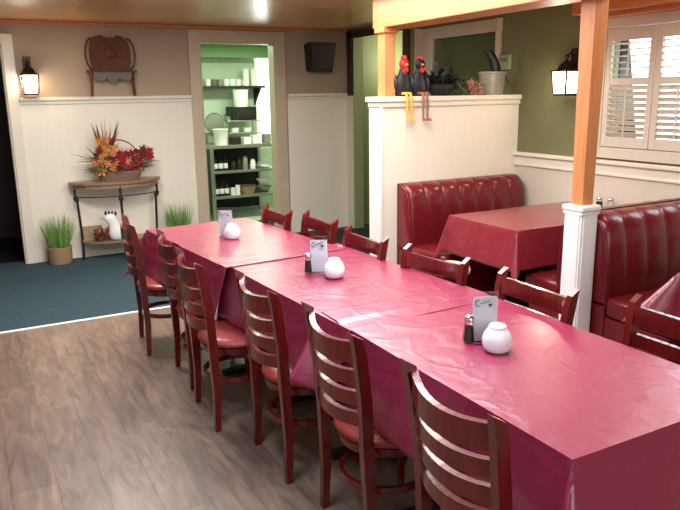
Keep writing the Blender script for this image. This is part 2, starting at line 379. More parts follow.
struct(MB().box(W+1.1, W+1.2, 4.6, B+.14, 0, H).box(W+.12, W+1.2, 4.6, 4.7, 0, H).box(W, W+1.1, 6.06, 6.14, 0, H).box(W+.12, W+1.2, B, B+.14, 0, H).obj('wall_hallway', 'hallgreen'))  # includes an added divider that keeps hallway light from the nearer opening
tag(MB().box(W+.02, W+.5, 6.6, 7.05, .004, .16, .01).obj('doorway_step', 'black'), 'low black step in the green hallway opening', 'step')
# half wall
struct(MB().box(2.86, W, 4.62, 4.75, 0, 1.55).obj('wall_partition', 'wains'))
struct(MB().box(2.81, W, 4.585, 4.785, 1.56, 1.60, .006).box(2.825, W, 4.60, 4.77, 1.52, 1.56, .006).obj('trim_10', 'trim'))
struct(MB().box(2.835, 2.86, 4.60, 4.77, 0, 1.52, .004).obj('trim_11', 'white'))
# left wall and rear wall with windows (behind and beside the camera)
struct(wallmb('X', -2.8, -2.68, -1.8, B+.14, 0, H, [(0, 3.2, .8, 2.1)]).obj('wall_left', 'taupe'))
struct(wallmb('Y', -1.8, -1.68, -2.8, W+.12, 0, H, [(-.9, 3.3, .8, 2.1)]).obj('wall_front', 'taupe'))
def bars(name, axis, v, a0, a1, z0, z1, n):
    mb = MB()
    def bb(p0, p1, q0, q1):
        (mb.box(v-.03, v+.03, p0, p1, q0, q1) if axis == 'X' else mb.box(p0, p1, v-.03, v+.03, q0, q1))
    bb(a0, a1, z0, z0+.05); bb(a0, a1, z1-.05, z1)
    for i in range(n+1):
        c = a0+(a1-a0)*i/n; bb(max(a0, c-.03), min(a1, c+.03), z0+.05, z1-.05)
    return struct(mb.obj(name, 'white'))
bars('window_2', 'X', -2.64, 0, 3.2, .8, 2.1, 4); bars('window_3', 'Y', -1.64, -.9, 3.3, .8, 2.1, 5)

# shuttered window
wf = MB().box(W-.03, W+.02, 2.34, 2.42, 1.13, 2.13, .004).box(W-.03, W+.02, 3.70, 3.78, 1.13, 2.13, .004).box(W-.03, W+.02, 2.42, 3.70, 2.06, 2.13, .004).box(W-.03, W+.02, 2.42, 3.70, 1.13, 1.21, .004).obj('window_1', 'shutter'); struct(wf)
o = MB().box(W+.07, W+.075, 2.42, 3.70, 1.22, 2.06).obj('window_1_pane', 'glass'); struct(o)
def shutter(y0, y1, label):
    t = thing('shutter_panel', label, 'shutter', (W-.015, y0, 1.215), 0, 'shutter panels in the window')
    w_ = y1-y0-.006; h_ = .84
    MB().box(-.014, .014, 0, .045, 0, h_, .003).box(-.014, .014, w_-.045, w_, 0, h_, .003).box(-.014, .014, .045, w_-.045, 0, .075, .003).box(-.014, .014, .045, w_-.045, .445, .495, .003).box(-.014, .014, .045, w_-.045, h_-.085, h_, .003).obj('shutter_frame', 'shutter', t)
    for z0, z1, ang, n in ((.075, .445, .75, 9), (.495, h_-.085, .12, 6)):
        for i in range(n):
            z = z0+(z1-z0)*(i+.5)/n; mb = MB()
            t_ = bmesh.new(); bmesh.ops.create_cube(t_, size=1)
            mb.merge(t_, Matrix.Translation((0, w_/2, z))@Matrix.Rotation(ang, 4, 'Y')@Matrix.Diagonal((.042, w_-.092, .006, 1)))
            mb.obj('louver', 'shutter', t)
        MB().box(-.032, -.026, w_/2-.005, w_/2+.005, z0+.01, z1-.01).obj('tilt_rod', 'shutter', t)
    return t
for a, b, l in ((3.28, 3.70, 'cream louvered shutter panel nearest the wooden post'), (2.86, 3.28, 'cream louvered shutter panel at the right edge, second from the wooden post'), (2.44, 2.86, 'cream louvered shutter panel third from the wooden post, beyond the frame')):
    if a > 2.5: shutter(a, b, l)
# outdoors
struct(MB().box(3.2, 6.2, 11.2, 11.4, -.2, 3.2).obj('white_backdrop', 'white'))  # added white board, lit so the kitchen window looks bright
struct(MB().box(W+1.4, 40, -20, 30, -.3, -.2).obj('ground_outside', 'ground'))
t = thing('neighbouring_house', 'pale clapboard house with dark roof seen outside through the shutters', 'house', (17, 12.4, -.2))
MB().box(-2, 4, -5, 4, 0, 2.7).obj('house_wall', 'clap', t)
MB().prism([(-5.5, 2.6), (4.5, 2.6), (-.5, 3.6)], -2.4, 4.4, 'YZ').obj('roof', 'roof', t)
MB().box(-2.03, -2, -3, -2, 1.0, 2.1).box(-2.03, -2, 1, 2, 1.0, 2.1).obj('house_window', 'black', t)
sh = MB()
for i in range(60):
    a = random.uniform(0, 6.28); r = random.uniform(0, .5); sh.ico((r*math.cos(a), r*math.sin(a)*1.5, random.uniform(.2, 1.35)), random.uniform(.1, .2), 1)
tag(sh.obj('shrub', 'shrub', loc=(8.2, 6.0, -.2)), 'dark shrub outside behind the lower louvers', 'shrub')

# beam and posts
struct(MB().box(2.89, 3.14, -1.68, 4.80, 2.11, H-.001, .006).obj('trim_12_beam', 'beam'))
t = thing('support_post', 'honey wood post standing on the white beadboard partition', 'post', (2.945, 4.685, 1.6))
MB().box(-.05, .05, -.05, .05, 0, .5, .006).obj('post_shaft', 'post', t)
MB().box(-.07, .07, -.07, .07, .47, .51, .008).obj('capital', 'beam', t)
t = thing('support_post', 'honey wood post rising from a white panelled base beside the booth', 'post', (3.085, 2.80, 0))
MB().quadloop([[Vector((sx*h_, sy*h_, z)) for sx, sy in ((-1,-1),(1,-1),(1,1),(-1,1))] for h_, z in ((.041, .99), (.05, 2.109))]).obj('post_shaft', 'post', t)
pb = MB().box(-.064, .064, -.064, .064, .0, .96, .003).box(-.07, -.06, -.05, .05, .1, .955, .003).box(-.05, .05, -.07, -.06, .1, .955, .003).box(-.075, .075, -.075, .075, 0, .1, .004).obj('post_base', 'white', t)
MB().box(-.078, .078, -.078, .078, .955, .99, .01).box(-.072, .072, -.072, .072, .935, .957, .005).obj('base_cap', 'white', pb)

# ------------------------------------------------------------ chairs
def make_chair():
    t = thing('dining_chair', '', 'chair')
    # rear posts (back at -X). local z up
    def post(s):
        y = .195*s; pts = [(-.180, y*.98, .0), (-.172, y*.96, .2), (-.18, y*.93, .44), (-.19, y*.97, .62), (-.215, y*1.02, .80), (-.228, y*1.04, .862)]
        sq = [(.014, .014), (.016, .018), (.017, .021), (.016, .021), (.015, .02), (.013, .02)]
        rings = []
        for (x, yy, z), (a, b) in zip(pts, sq):
            rings.append([Vector((x+b*u, yy+a*v, z+(.012*(-u) if z > .85 else 0))) for u, v in ((-1,-1),(1,-1),(1,1),(-1,1))])
        return MB().quadloop(rings)
    for s in (-1, 1):
        mb = post(s); mb.obj('rear_leg', 'mahog', t)
    def slat(z, h, x):
        mb = MB(); rings = []; n = 12; hw = .192
        for i in range(n+1):
            u = -1+2*i/n; y = u*hw; xx = x-.05*(1-u*u); nx = 2*.05*u/hw
            d = Vector((1, nx*-1, 0)).normalized()*.0105
            c = Vector((xx, y, z-.02*(1-u*u)))
            rings.append([c-d+Vector((0,0,-h/2)), c+d+Vector((0,0,-h/2)), c+d+Vector((0,0,h/2)), c-d+Vector((0,0,h/2))])
        return mb.quadloop(rings)
    for z, h, x in ((.803, .074, -.213), (.712, .05, -.202), (.634, .05, -.193), (.556, .05, -.187)):
        slat(z, h, x).obj('slat', 'mahog', t)
    seat = MB().lathe([(0, .41), (.17, .41), (.198, .415), (.206, .426), (.2, .44), (.16, .45), (.08, .453), (0, .454)], (.0, 0, 0), 32, .98, 1.02).obj('seat', 'seatv', t, 60)
    MB().lathe([(.0, .372), (.188, .372), (.196, .38), (.196, .407), (.188, .411), (0, .411)], (0, 0, 0), 32, .98, 1.0).obj('seat_rail', 'mahog', seat, 50)
    for s in (-1, 1):
        MB().tube([(.135, .135*s, .378), (.15, .15*s, .2), (.165, .165*s, 0)], [.019, .017, .013], 12).obj('front_leg', 'mahog', t, 50)
    ring = [(.168*math.cos(a)-.008, .166*math.sin(a), .235) for a in [2*PI*k/32 for k in range(32)]]
    MB().tube(ring, 0, sq=(.008, .013), closed=True).obj('hoop_stretcher', 'mahog', t)
    return t
LC = [ # post X (at top), centre Y, rz
 (.865, 4.49, -.10, 'mahogany ladder-back chair farthest from camera on the left side of the long table'),
 (.945, 3.82, -.05, 'mahogany ladder-back chair, second from the far end on the left side of the table'),
 (.905, 3.265, -.04, 'mahogany ladder-back chair with dark red round seat, third from the far left end'),
 (1.015, 2.66, -.02, 'mahogany ladder-back chair, third nearest on the left side of the table'),
 (1.055, 2.045, -.05, 'mahogany ladder-back chair between the nearest left chair and the hanging cloth corner'),
 (1.062, 1.375, -.04, 'nearest mahogany ladder-back chair in the foreground, back cut by the bottom edge')]
RC = [
 (1.85, 4.36, .0, 'red-brown chair at the far right end of the long table, before the kitchen doorway'),
 (1.955, 3.91, .0, 'red-brown chair across the table, second from the kitchen doorway'),
 (1.93, 3.29, .0, 'red-brown chair whose back stands in front of the white partition end'),
 (1.965, 2.68, .14, 'red-brown chair whose back stands before the booth table cloth'),
 (2.02, 2.05, .0, 'red-brown chair whose back stands in front of the white post base'),
 (2.16, 1.47, .0, 'red-brown chair at the right edge, its back in front of the nearer booth')]
proto = make_chair(); used = False
for side, L in ((1, LC), (-1, RC)):
    for x, y, a, l in L:
        rz = a if side == 1 else PI+a
        off = Vector((.226, 0, 0)); off.rotate(Matrix.Rotation(rz, 3, 'Z'))
        loc = (x+off.x, y+off.y, 0)
        g = 'ladder-back chairs along the left of the table' if side == 1 else 'ladder-back chairs along the right of the table'
        if not used:
            proto.location = loc; proto.rotation_euler = (0,0,rz); proto['label'] = l; proto['group'] = g; used = True
        else: dup(proto, loc, rz, l, g)

# ------------------------------------------------------------ tables and cloths
def table(name, w_, l_, loc, rz, label, group=None, top=.745, pedestal=True):
    t = thing(name, label, 'table', loc, rz, group)
    MB().box(-w_/2, w_/2, -l_/2, l_/2, top-.03, top-.002, .004).obj('tabletop', 'darkwood', t)
    ys = (-l_/2+.28, l_/2-.28) if l_ > w_ else (0,)
    for y in ys:
        MB().lathe([(.0, .02), (.04, .02), (.035, .06), (.035, top-.04), (0, top-.04)], (0, y, 0), 14).obj('column', 'black', t, 40)
        MB().box(-.26, .26, y-.03, y+.03, .0, .03, .005).box(-.03, .03, y-.2, y+.2, .0, .03, .005).obj('foot', 'black', t)
    return t
def cloth(name, w_, l_, loc, rz, drops, label, mt, group=None, top=.75, joins=(0,0,0,0), seed=0, flare=.38):
    """drops=(x-,x+,y-,y+); joins: side lies flat over neighbouring table"""
    rnd = random.Random(seed); ph = [rnd.uniform(0, 6.28) for _ in range(8)]
    def axis(h, d0, d1, n):
        A = [-h-d0+d0*i/16 for i in range(16)]+[-h+2*h*i/n for i in range(n+1)]+[h+d1*(i+1)/16 for i in range(16)]
        return A
    X = axis(w_/2, drops[0], drops[1], 20); Y = axis(l_/2, drops[2], drops[3], 32)
    bm = bmesh.new(); G = []
    for x in X:
        row = []
        for y in Y:
            ox = max(0, x-w_/2) or min(0, x+w_/2); oy = max(0, y-l_/2) or min(0, y+l_/2)
            jy = (oy < 0 and joins[2]) or (oy > 0 and joins[3])
            z = top; px, py = x, y
            if jy: oy_ = 0
            else: oy_ = oy
            if ox or oy_:
                cx = max(-w_/2, min(w_/2, x)); cy = y if jy else max(-l_/2, min(l_/2, y))
                r = math.hypot(ox, oy_); th = math.atan2(abs(oy_), abs(ox)) if r else 0
                s2 = math.sin(2*th); corner = max(0, s2)**1.3
                dmax = .3; k = r/dmax
                if ox and oy_:
                    out = r*(.10+flare*corner); 
                    dx = math.copysign(math.cos(th), ox)*out*(1+.0*s2); dy = math.copysign(math.sin(th), oy_)*out
                    fold = -.16*r*math.sin(4*th)**2
                    z = top-math.sqrt(max(0, r*r-out*out))*(1-.05*corner)
                    px, py = cx+dx, cy+dy
                else:
                    s = y if ox else x; sgn = math.copysign(1, ox or oy_)
                    # folds grow towards hem
                    wv = (.5*math.sin(7.3*s+ph[0])+.35*math.sin(15*s+ph[1])+.3*math.sin(27*s+ph[2]))
                    out = r*.10+.012*k*wv*min(1, 6*min(abs(abs(s)-(l_/2 if ox else w_/2)), .2)) 
                    if jy: out += r*.4*(abs(oy)/.15)**1.5
                    z = top-math.sqrt(max(0, r*r-out*out))
                    if ox: px = cx+sgn*out
                    else: py = cy+sgn*out
                # round edge
                e = min(1, r/.02); 
            else:
                z += .0015*math.sin(9*x+ph[3])*math.sin(7*y+ph[4])
            if jy: z += .003
            row.append(bm.verts.new((px, py, z)))
        G.append(row)
    for i in range(len(X)-1):
        for j in range(len(Y)-1): bm.faces.new((G[i][j], G[i+1][j], G[i+1][j+1], G[i][j+1]))
    mb = MB(); mb.bm.free(); mb.bm = bm
    o = mb.obj(name, mt, smooth=50, loc=loc); o.rotation_euler = (0,0,rz)
    so = o.modifiers.new('thickness', 'SOLIDIFY'); so.thickness = .0018; so.offset = 1; so.use_even_offset = False
    so.material_offset = 1; o.data.materials.append(M['flannel'])
    return tag(o, label, 'tablecloth', group)
TW, TL = .745, 1.2
TB = [((1.583, 1.675), 0.0), ((1.552, 2.885), .045), ((1.432, 4.07), .088)]
labs = [('dark dining table under the nearest plum cloth', 'nearest glossy plum vinyl cloth on the long table, hanging over its near end'),
        ('dark dining table under the middle plum cloth', 'middle glossy plum vinyl cloth between the two creased overlaps'),
        ('dark dining table under the farthest plum cloth', 'farthest plum vinyl cloth, at the kitchen end of the long table')]
jn = [(0,0,0,1), (0,0,1,1), (0,0,1,0)]
dr = [(.31,.29,.25,.15), (.30,.30,.10,.06), (.30,.30,.10,.28)]
for i, (((x, y), a), (l1, l2)) in enumerate(zip(TB, labs)):
    table('dining_table', TW, TL, (x, y, 0), a, l1, 'tables pushed end to end')
    cloth('tablecloth', TW+.012*(i == 1), TL, (x, y, (.004, .0015, .004)[i]), a, dr[i], l2, 'cloth', 'plum cloths on the long table', joins=jn[i], seed=i+3)
# booth tables
table('booth_table', 1.16, .7, (3.65, 3.64, 0), 0, 'wall-side booth table under maroon cloth in front of the shutters')
cloth('tablecloth', 1.17, .715, (3.64, 3.642, .002), 0, (.27, .0001, .26, .26), 'maroon vinyl cloth with pointed corner folds on the booth table', 'cloth2', seed=21, flare=.2)
table('booth_table', 1.16, .7, (3.65, 1.77, 0), 0, 'booth table under maroon cloth at the right edge of the view')
cloth('tablecloth', 1.17, .715, (3.655, 1.765, .002), 0, (.30, .0001, .27, .27), 'corner of maroon vinyl cloth hanging at the right edge of the view', 'cloth2', seed=22, flare=.55)

# ------------------------------------------------------------ booths
def booth(x0, x1, ytop, facing, label, seatd=.48, htop=.93):
    """backrest top at ytop, sitter side towards facing*Y"""
    t = thing('booth_bench', label, 'booth', (x0, ytop, 0), 0, 'maroon tufted booth benches')
    L = x1-x0; f = facing; nch = max(3, round(L/.178)); cw = L/nch
    mb = MB(); rings = []
    n = nch*10
    for i in range(n+1):
        x = L*i/n; u = (x/cw) % 1; bul = math.sin(PI*u)**.55 if 0 < u < 1 else 0
        e = min(1, min(x, L-x)/.03); e = math.sqrt(max(0, 1-(1-e)**2))
        prof = []
        for (d, z, a) in ((.0, .40, 0), (.17, .40, .0), (.175, .5, .1), (.165, .62, .25), (.15, .74, .7), (.135, .82, 1), (.115, .875, 1), (.08, .912, .9), (.04, .928, .6), (.0, htop, .2)):
            dd = d+.022*bul*a-(.014*(1-e) if a else 0); zz = z+.006*bul*a-(.02*(1-e) if z > .85 else 0)
            prof.append(Vector((x, f*dd, zz)))
        rings.append(prof)
    mb.quadloop(rings); mb.obj('backrest', 'booth', t, 60)
    # side edge piping
    MB().tube([(.0, f*.17, .45), (.0, f*.165, .62), (.0, f*.14, .8), (.0, f*.1, .88), (0, f*.02, .925)], .007, 8).obj('piping', 'booth', t, 60)
    MB().box(0, L, min(0, f*.0-.0)-(.03 if f > 0 else -.0), max(0, -f*.03), .08, htop-.004, .006).box(.0, L, *sorted((0, f*.17)), .08, .42, .006).obj('back_panel', 'booth', t)
    MB().box(.0, L, *sorted((f*.168, f*(.17+seatd))), .33, .455, .028).obj('seat_cushion', 'booth', t, 60)
    MB().box(.01, L, *sorted((f*.168, f*(.17+seatd-.05))), .08, .33, .003).obj('seat_box', 'booth', t)
    MB().box(.03, L, *sorted((f*.03, f*(.17+seatd-.1))), 0, .08).obj('toe_kick', 'black', t)
    return t
booth(3.0, 4.19, 4.585, -1, 'far maroon channel-tufted booth bench against the white partition', .43)
booth(3.17, 4.235, 2.83, -1, 'nearer maroon channel-tufted booth bench facing the camera beside the post')
booth(3.17, 4.235, 2.862, 1, 'maroon booth bench facing away from camera, behind the post and under the booth cloth', .3)

# cream round stool
t = thing('round_stool', 'low stool with a round cream top between the booth table and the chair', 'stool', (2.66, 3.45, 0))
MB().lathe([(0, .49), (.1, .49), (.12, .5), (.125, .52), (.115, .545), (.07, .56), (0, .564)], seg=24).obj('seat', 'cream', t, 60)
for k in range(4):
    a = PI/4+k*PI/2; MB().tube([(.08*math.cos(a), .08*math.sin(a), .495), (.13*math.cos(a), .13*math.sin(a), 0)], .012, 8).obj('leg', 'black', t, 50)

# ------------------------------------------------------------ table-top sets
ZT = .757
def sign(loc, rz, label):
    t = thing('table_sign', label, 'sign', loc, rz, 'white card holders on the long table')
    MB().box(-.044, .044, -.0035, -.0015, .004, .185).box(-.044, .044, .0015, .0035, .004, .185).box(-.044, .044, -.0035, .0035, .0, .004).box(-.04, .04, -.03, .03, 0, .003).obj('acrylic_holder', 'acrylic', t)
    card = MB().box(-.042, .042, -.001, .001, .005, .168).obj('card', 'paper', t)
    pen = MB(); y = -.0042
    c = [(-.026+.009*math.cos(a), .145+.011*math.sin(a)) for a in [PI*.35+PI*1.35*k/10 for k in range(11)]]
    pen.tube([(p[0], y, p[1]) for p in c], .0013, 6)
    s = [(-.017+.0042*k, .142+.0015*k+.0032*math.sin(k*1.9)) for k in range(9)]
    pen.tube([(p[0], y, p[1]) for p in s], .001, 6)
    pen.tube([(.011, y, .142), (.017, y, .131), (.024, y, .143)], .0018, 6)
    pen.tube([(.013, y, .141), (.017, y, .136), (.021, y, .141)], .0018, 6)
    pen.obj('lettering', 'ink', card)
def sugar(loc, label):
    t = thing('sugar_pot', label, 'sugar pot', loc, 0, 'white sugar pots on the long table')
    MB().lathe([(0, 0), (.034, 0), (.045, .008), (.051, .025), (.052, .042), (.047, .06), (.039, .074), (.032, .084), (.031, .087)], seg=28).obj('jar', 'ceramic', t, 60)
    MB().lathe([(.031, .085), (.032, .089), (.026, .095), (.012, .098), (0, .099)], seg=24).obj('lid', 'ceramic', t, 60)
def shaker(loc, label, fill='pepper', k=1, group='glass shakers'):
    t = thing('shaker', label, 'shaker', loc, 0, group)
    MB().lathe([(0, 0), (.021*k, 0), (.022*k, .004), (.019*k, .045), (.017*k, .07), (.016*k, .078)], seg=10).obj('glass_body', 'glass', t)
    MB().lathe([(0, .003), (.018*k, .003), (.0165*k, .045), (.0155*k, .06), (0, .061)], seg=10).obj('contents', fill, t)
    MB().lathe([(.017*k, .076), (.0185*k, .078), (.018*k, .09), (.012*k, .099), (0, .102)], seg=16).obj('lid', 'chrome', t, 50)
sign((1.392, 4.115, ZT), -.50, 'white menu card in clear holder at the kitchen end of the long table')
sugar((1.405, 4.035, ZT), 'white sugar pot in front of the farthest menu card')
sign((1.49, 3.0, ZT), -.50, 'white menu card in clear holder on the middle of the long table')
sugar((1.515, 2.885, ZT), 'white sugar pot on the middle cloth beside a shaker')
shaker((1.445, 3.03, ZT), 'glass shaker left of the middle white menu card', 'pepper', .95)
sign((1.553, 1.815, ZT), -.46, 'nearest white menu card with black script in a clear holder')
sugar((1.535, 1.725, ZT), 'white sugar pot on the nearest cloth, nearest to the camera')
shaker((1.508, 1.845, ZT), 'dark pepper shaker left of the nearest menu card')
shaker((4.14, 3.59, .753), 'dark pepper shaker at the wall end of the booth table', 'pepper', 1.25, 'shakers on the booth table')
shaker((4.155, 3.50, .753), 'white salt shaker at the wall end of the booth table', 'salt', 1.25, 'shakers on the booth table')

# ------------------------------------------------------------ sconces, speaker, switch
def sconce(loc, rz, label):
    t = thing('wall_lantern', label, 'wall lamp', loc, rz, 'lit box lanterns on the walls')   # back to wall at +Y, light towards -Y
    MB().box(-.035, .035, -.012, 0, .1, .36, .004).tube([(0, -.008, .30), (0, -.05, .325), (0, -.085, .30), (0, -.085, .25)], .008, 8).obj('bracket', 'bronze', t)
    w0, w1 = .062, .075
    MB().quadloop([[Vector((sx*w_, -.085+sy*w_, z)) for sx, sy in ((-1,-1),(1,-1),(1,1),(-1,1))] for w_, z in ((w0, .02), (w1, .185))]).obj('glass_shade', 'lampglass', t)
    mb = MB().box(-.062, .062, -.147, -.023, .0, .02, .003).box(-.082, .082, -.167, -.003, .183, .197, .003)
    for sx in (-1, 1):
        for sy in (-1, 1): mb.tube([(sx*w0, -.085+sy*w0, .018), (sx*w1, -.085+sy*w1, .186)], .009, 6)
    mb.obj('cage', 'bronze', t)
    MB().lathe([(.078, .196), (.06, .215), (.05, .24), (.028, .258), (.012, .268), (.012, .285), (.018, .295), (.008, .312), (0, .314)], (0, -.085, 0), 16).obj('hood', 'bronze', t, 50)
    l = bpy.data.lights.new('lantern_bulb', 'POINT'); l.energy = 3; l.color = (1, .9, .74); l.shadow_soft_size = .06
    o = bpy.data.objects.new('lantern_bulb', l); COL.objects.link(o); o.parent = t; o.location = (0, -.20, .1)
sconce((.625, B, 1.655), 0, 'lit bronze lantern on the cream wall beside the dark doorway')
sconce((W, 4.02, 1.585), -PI/2, 'lit bronze lantern on the olive wall beside the wooden post')
t = thing('wall_speaker', 'small dark brown loudspeaker high on the wall right of the kitchen doorway', 'speaker', (3.74, B, 1.87))
MB().quadloop([[Vector(p) for p in ((-.15, 0, .02), (.14, 0, .02), (.14, -.1, .0), (-.15, -.12, .0))], [Vector(p) for p in ((-.17, 0, .31), (.18, 0, .31), (.18, -.14, .33), (-.17, -.16, .33))]]).obj('cabinet', 'speaker', t)
MB().quadloop([[Vector(p) for p in ((-.13, -.127, .03), (.12, -.108, .03), (.12, -.112, .034), (-.13, -.131, .034))], [Vector(p) for p in ((-.15, -.163, .30), (.16, -.145, .30), (.16, -.149, .3), (-.15, -.167, .3))]]).obj('grille', 'speaker', t)
t = thing('thermostat', 'small pale box on the olive wall above the grey bucket', 'thermostat', (W, 4.80, 1.81))
cov = MB().box(-.03, 0, -.07, .07, 0, .125, .006).obj('cover', 'hallgreen', t); MB().box(-.033, -.03, -.04, .04, .07, .1).obj('display', 'aged', cov)

# ------------------------------------------------------------ miniature bench on rail
t = thing('decorative_wall_bench', 'miniature dark wooden bench with looped arms standing on the wall rail', 'wall decoration', (1.395, B-.075, 1.636)); t.scale = (.92, 1, 1)
pf = [(-.16+.32*0, .245)]
poly = [(-.19, .25), (.19, .25), (.215, .34), (.215, .45), (.195, .53), (.15, .575), (.09, .592), (.05, .57), (0, .565), (-.05, .575), (-.09, .595), (-.15, .575), (-.195, .53), (-.215, .45), (-.215, .34)]
pn = MB().prism(poly, .02, .038, 'XZ').obj('back_panel', 'plaque', t)
MB().ball((0, .015, .42), .07, 1, .25, .8).obj('carved_rosette', 'plaque', pn, 60)
MB().box(-.26, .26, -.05, .05, .232, .252, .004).obj('seat', 'plaque', t)
sc = [(-.2, .232), (.2, .232), (.2, .175)]+[(.2-.4*i/24, .178-.03*abs(math.sin(PI*3*i/24))**.8-(.02 if 8 < i < 16 else 0)*math.sin(PI*(i-8)/8)) for i in range(1, 24)]+[(-.2, .175)]
MB().prism(sc, -.042, -.03, 'XZ').obj('scalloped_apron', 'aged', t)
for s in (-1, 1):
    MB().tube([(s*(.18+.08*math.sin(a)), .0, .25+.155*(1-math.cos(a))) for a in [PI*k/12 for k in range(13)]], .010, 8).obj('loop_arm', 'plaque', t, 60)
    for y in (-.035, .035): MB().tube([(s*.225, y, .235), (s*.218, y, .12), (s*.228, y, .0)], [.013, .01, .008], 8).obj('leg', 'plaque', t, 60)

# ------------------------------------------------------------ console table with flowers
cx, cy = 1.33, 7.44
t = thing('console_table', 'half-round console table with wooden top and dark iron legs', 'table', (cx, cy, 0))
a0, n = .46, 20
def half(r, ry, n=24): return [(r*math.cos(PI+PI*k/n), ry*math.sin(PI+PI*k/n)) for k in range(n+1)]
top = [(-.45, -.02), (-.45, -.13)]+[(-.34, -.25), (-.18, -.315), (0, -.335), (.18, -.315), (.34, -.25)]+[(.45, -.13), (.45, -.02)]
MB().prism(top, .775, .80, 'XY').obj('tabletop', 'oak', t)
ap = [(x*.93, y*.93) for x, y in top[1:-1]]
MB().tube([(x, y, .755) for x, y in ap], 0, sq=(.006, .02)).obj('apron', 'oak', t)
MB().tube([(x*.93, y*.93, .655) for x, y in top[1:-1]], .006, 6).obj('rail', 'iron', t)
LG = [(-.41, -.12), (-.16, -.29), (.16, -.29), (.41, -.12)]
for x, y in ((-.41, -.12), (.0, -.305), (.41, -.12)):
    MB().tube([(x, y, .76), (x, y, .67), (x, y, .64), (x*.97, y, .62), (x*.96, y, .59), (x*.94, y, .4), (x*.92, y*.95, .2), (x*.94, y, 0)], [.014, .012, .022, .024, .012, .013, .012, .016], 10).obj('leg', 'iron', t, 60)
MB().prism([(x*.86, y*.86) for x, y in top], .175, .195, 'XY').obj('lower_shelf', 'oak', t)
# flower basket
bx, by = 1.37, 7.28
t = thing('flower_basket', 'wicker basket of autumn silk flowers on the console table', 'flower arrangement', (bx, by, .80))
bk = MB().lathe([(0, 0), (.13, 0), (.14, .03), (.148, .06), (.143, .064), (.13, .058), (0, .05)], seg=28, sx=1.05, sy=.62).obj('basket', 'basket', t, 60)
MB().tube([(.17*math.cos(a), .0, .05+.22*math.sin(a)) for a in [PI*k/20 for k in range(21)]], .0045, 8).obj('handle', 'basket', bk, 60)
def flower(c, r, mt, parent, name='flower_head'):
    mb = MB(); c = Vector(c); mb.ico(c, r*.45, 1)
    for lay, (k, rr, up) in enumerate(((11, 1.15, .15), (9, .9, .55), (6, .55, .9))):
        for i in range(k):
            a = 2*PI*i/k+lay*.5+random.uniform(-.3, .3)
            d = Vector((math.cos(a)*rr, -up-random.uniform(0, .3), math.sin(a)*rr))
            mb.blade(c+Vector((0, 0, 0)), c+d*r*random.uniform(.9, 1.25), r*.32, (0, -.1*r, 0), 3)
    return mb.obj(name, mt, parent)
rf = random.Random(11)
def fcol(x, z):
    if x < -.03: return rf.choice(('gold', 'gold', 'peach', 'rust') if z > .17 else ('peach', 'rust', 'gold'))
    if x < .06: return rf.choice(('peach', 'peach', 'rust', 'redp'))
    return rf.choice(('redp', 'redp', 'rust'))
FL = []
for i in range(400):
    x = rf.uniform(-.17, .22); hi = .29 if x < -.02 else .2; z = rf.uniform(.07, hi)
    if (x < -.13 and z > .24) or (x > .15 and z < .13): continue
    if all((x-q[0])**2+(z-q[1])**2 >.029**2 for q in FL): FL.append((x, z))
for x, z in FL: flower((x, rf.uniform(-.11, -.03), z), rf.uniform(.026, .036), fcol(x, z), t)
mb = MB()
for i in range(150):
    a = random.uniform(-.45, PI+.45); L = random.uniform(.14, .25)
    mb.blade((random.uniform(-.1, .12), random.uniform(-.06, .03), .09), (L*1.1*math.cos(a), random.uniform(-.12, .03), .10+L*.65*abs(math.sin(a))), .009, (0, 0, -.03))
for i in range(50):
    s = random.choice((-1, -1, 1)); mb.blade((s*.1, -.07, .1), (s*random.uniform(.12, .24), random.uniform(-.13, -.05), random.uniform(-.0, .08) if s < 0 else random.uniform(.04, .1)), .009, (0, 0, .05))
for i in range(9): mb.blade((-.12, -.03, .14), (random.uniform(-.34, -.22), -.06, random.uniform(.12, .24)), .005, (0, 0, .02))
for i in range(5): mb.blade((.16, -.03, .14), (random.uniform(.24, .3), -.06, random.uniform(.08, .2)), .004, (0, 0, .02))
mb.obj('leaves', 'leaf', t)
mb = MB()
for i in range(22):
    x = random.uniform(-.16, .03); h = random.uniform(.33, .43)
    mb.blade((-.07+.3*x, -.02, .18), (x*1.15-.01, -.03, h), random.uniform(.006, .011), (0, 0, 0))
mb.obj('seed_stalks', 'twig', t)
t.scale = (1.42, 1.1, 1.5)
def grasspot(loc, label, h=.38):
    t = thing('grass_pot', label, 'potted grass', loc, 0, 'pots of ornamental grass by the wall')
    MB().lathe([(0, 0), (.105, 0), (.115, .03), (.12, .15), (.125, .165), (.118, .17), (.108, .16), (.105, .14), (0, .14)], seg=28).obj('pot', 'wicker', t, 60)
    mb = MB()
    for i in range(230):
        a = random.uniform(0, 2*PI); r = .09*math.sqrt(random.random()); L = random.uniform(.6, 1)*h; sp = random.uniform(0, .13)
        mb.blade((r*math.cos(a), r*math.sin(a), .13), (r*math.cos(a)+sp*math.cos(a), min(.1, r*math.sin(a)+sp*math.sin(a)*.7), .14+L), .0045, (0, 0, -.0))
    mb.obj('grass_blades', 'grass', t)
grasspot((.72, 7.31, .004), 'wicker pot of green grass left of the console table, standing on the carpet')
grasspot((1.95, 7.31, .004), 'pot of green grass behind the far end of the long table, right of the console', .40)
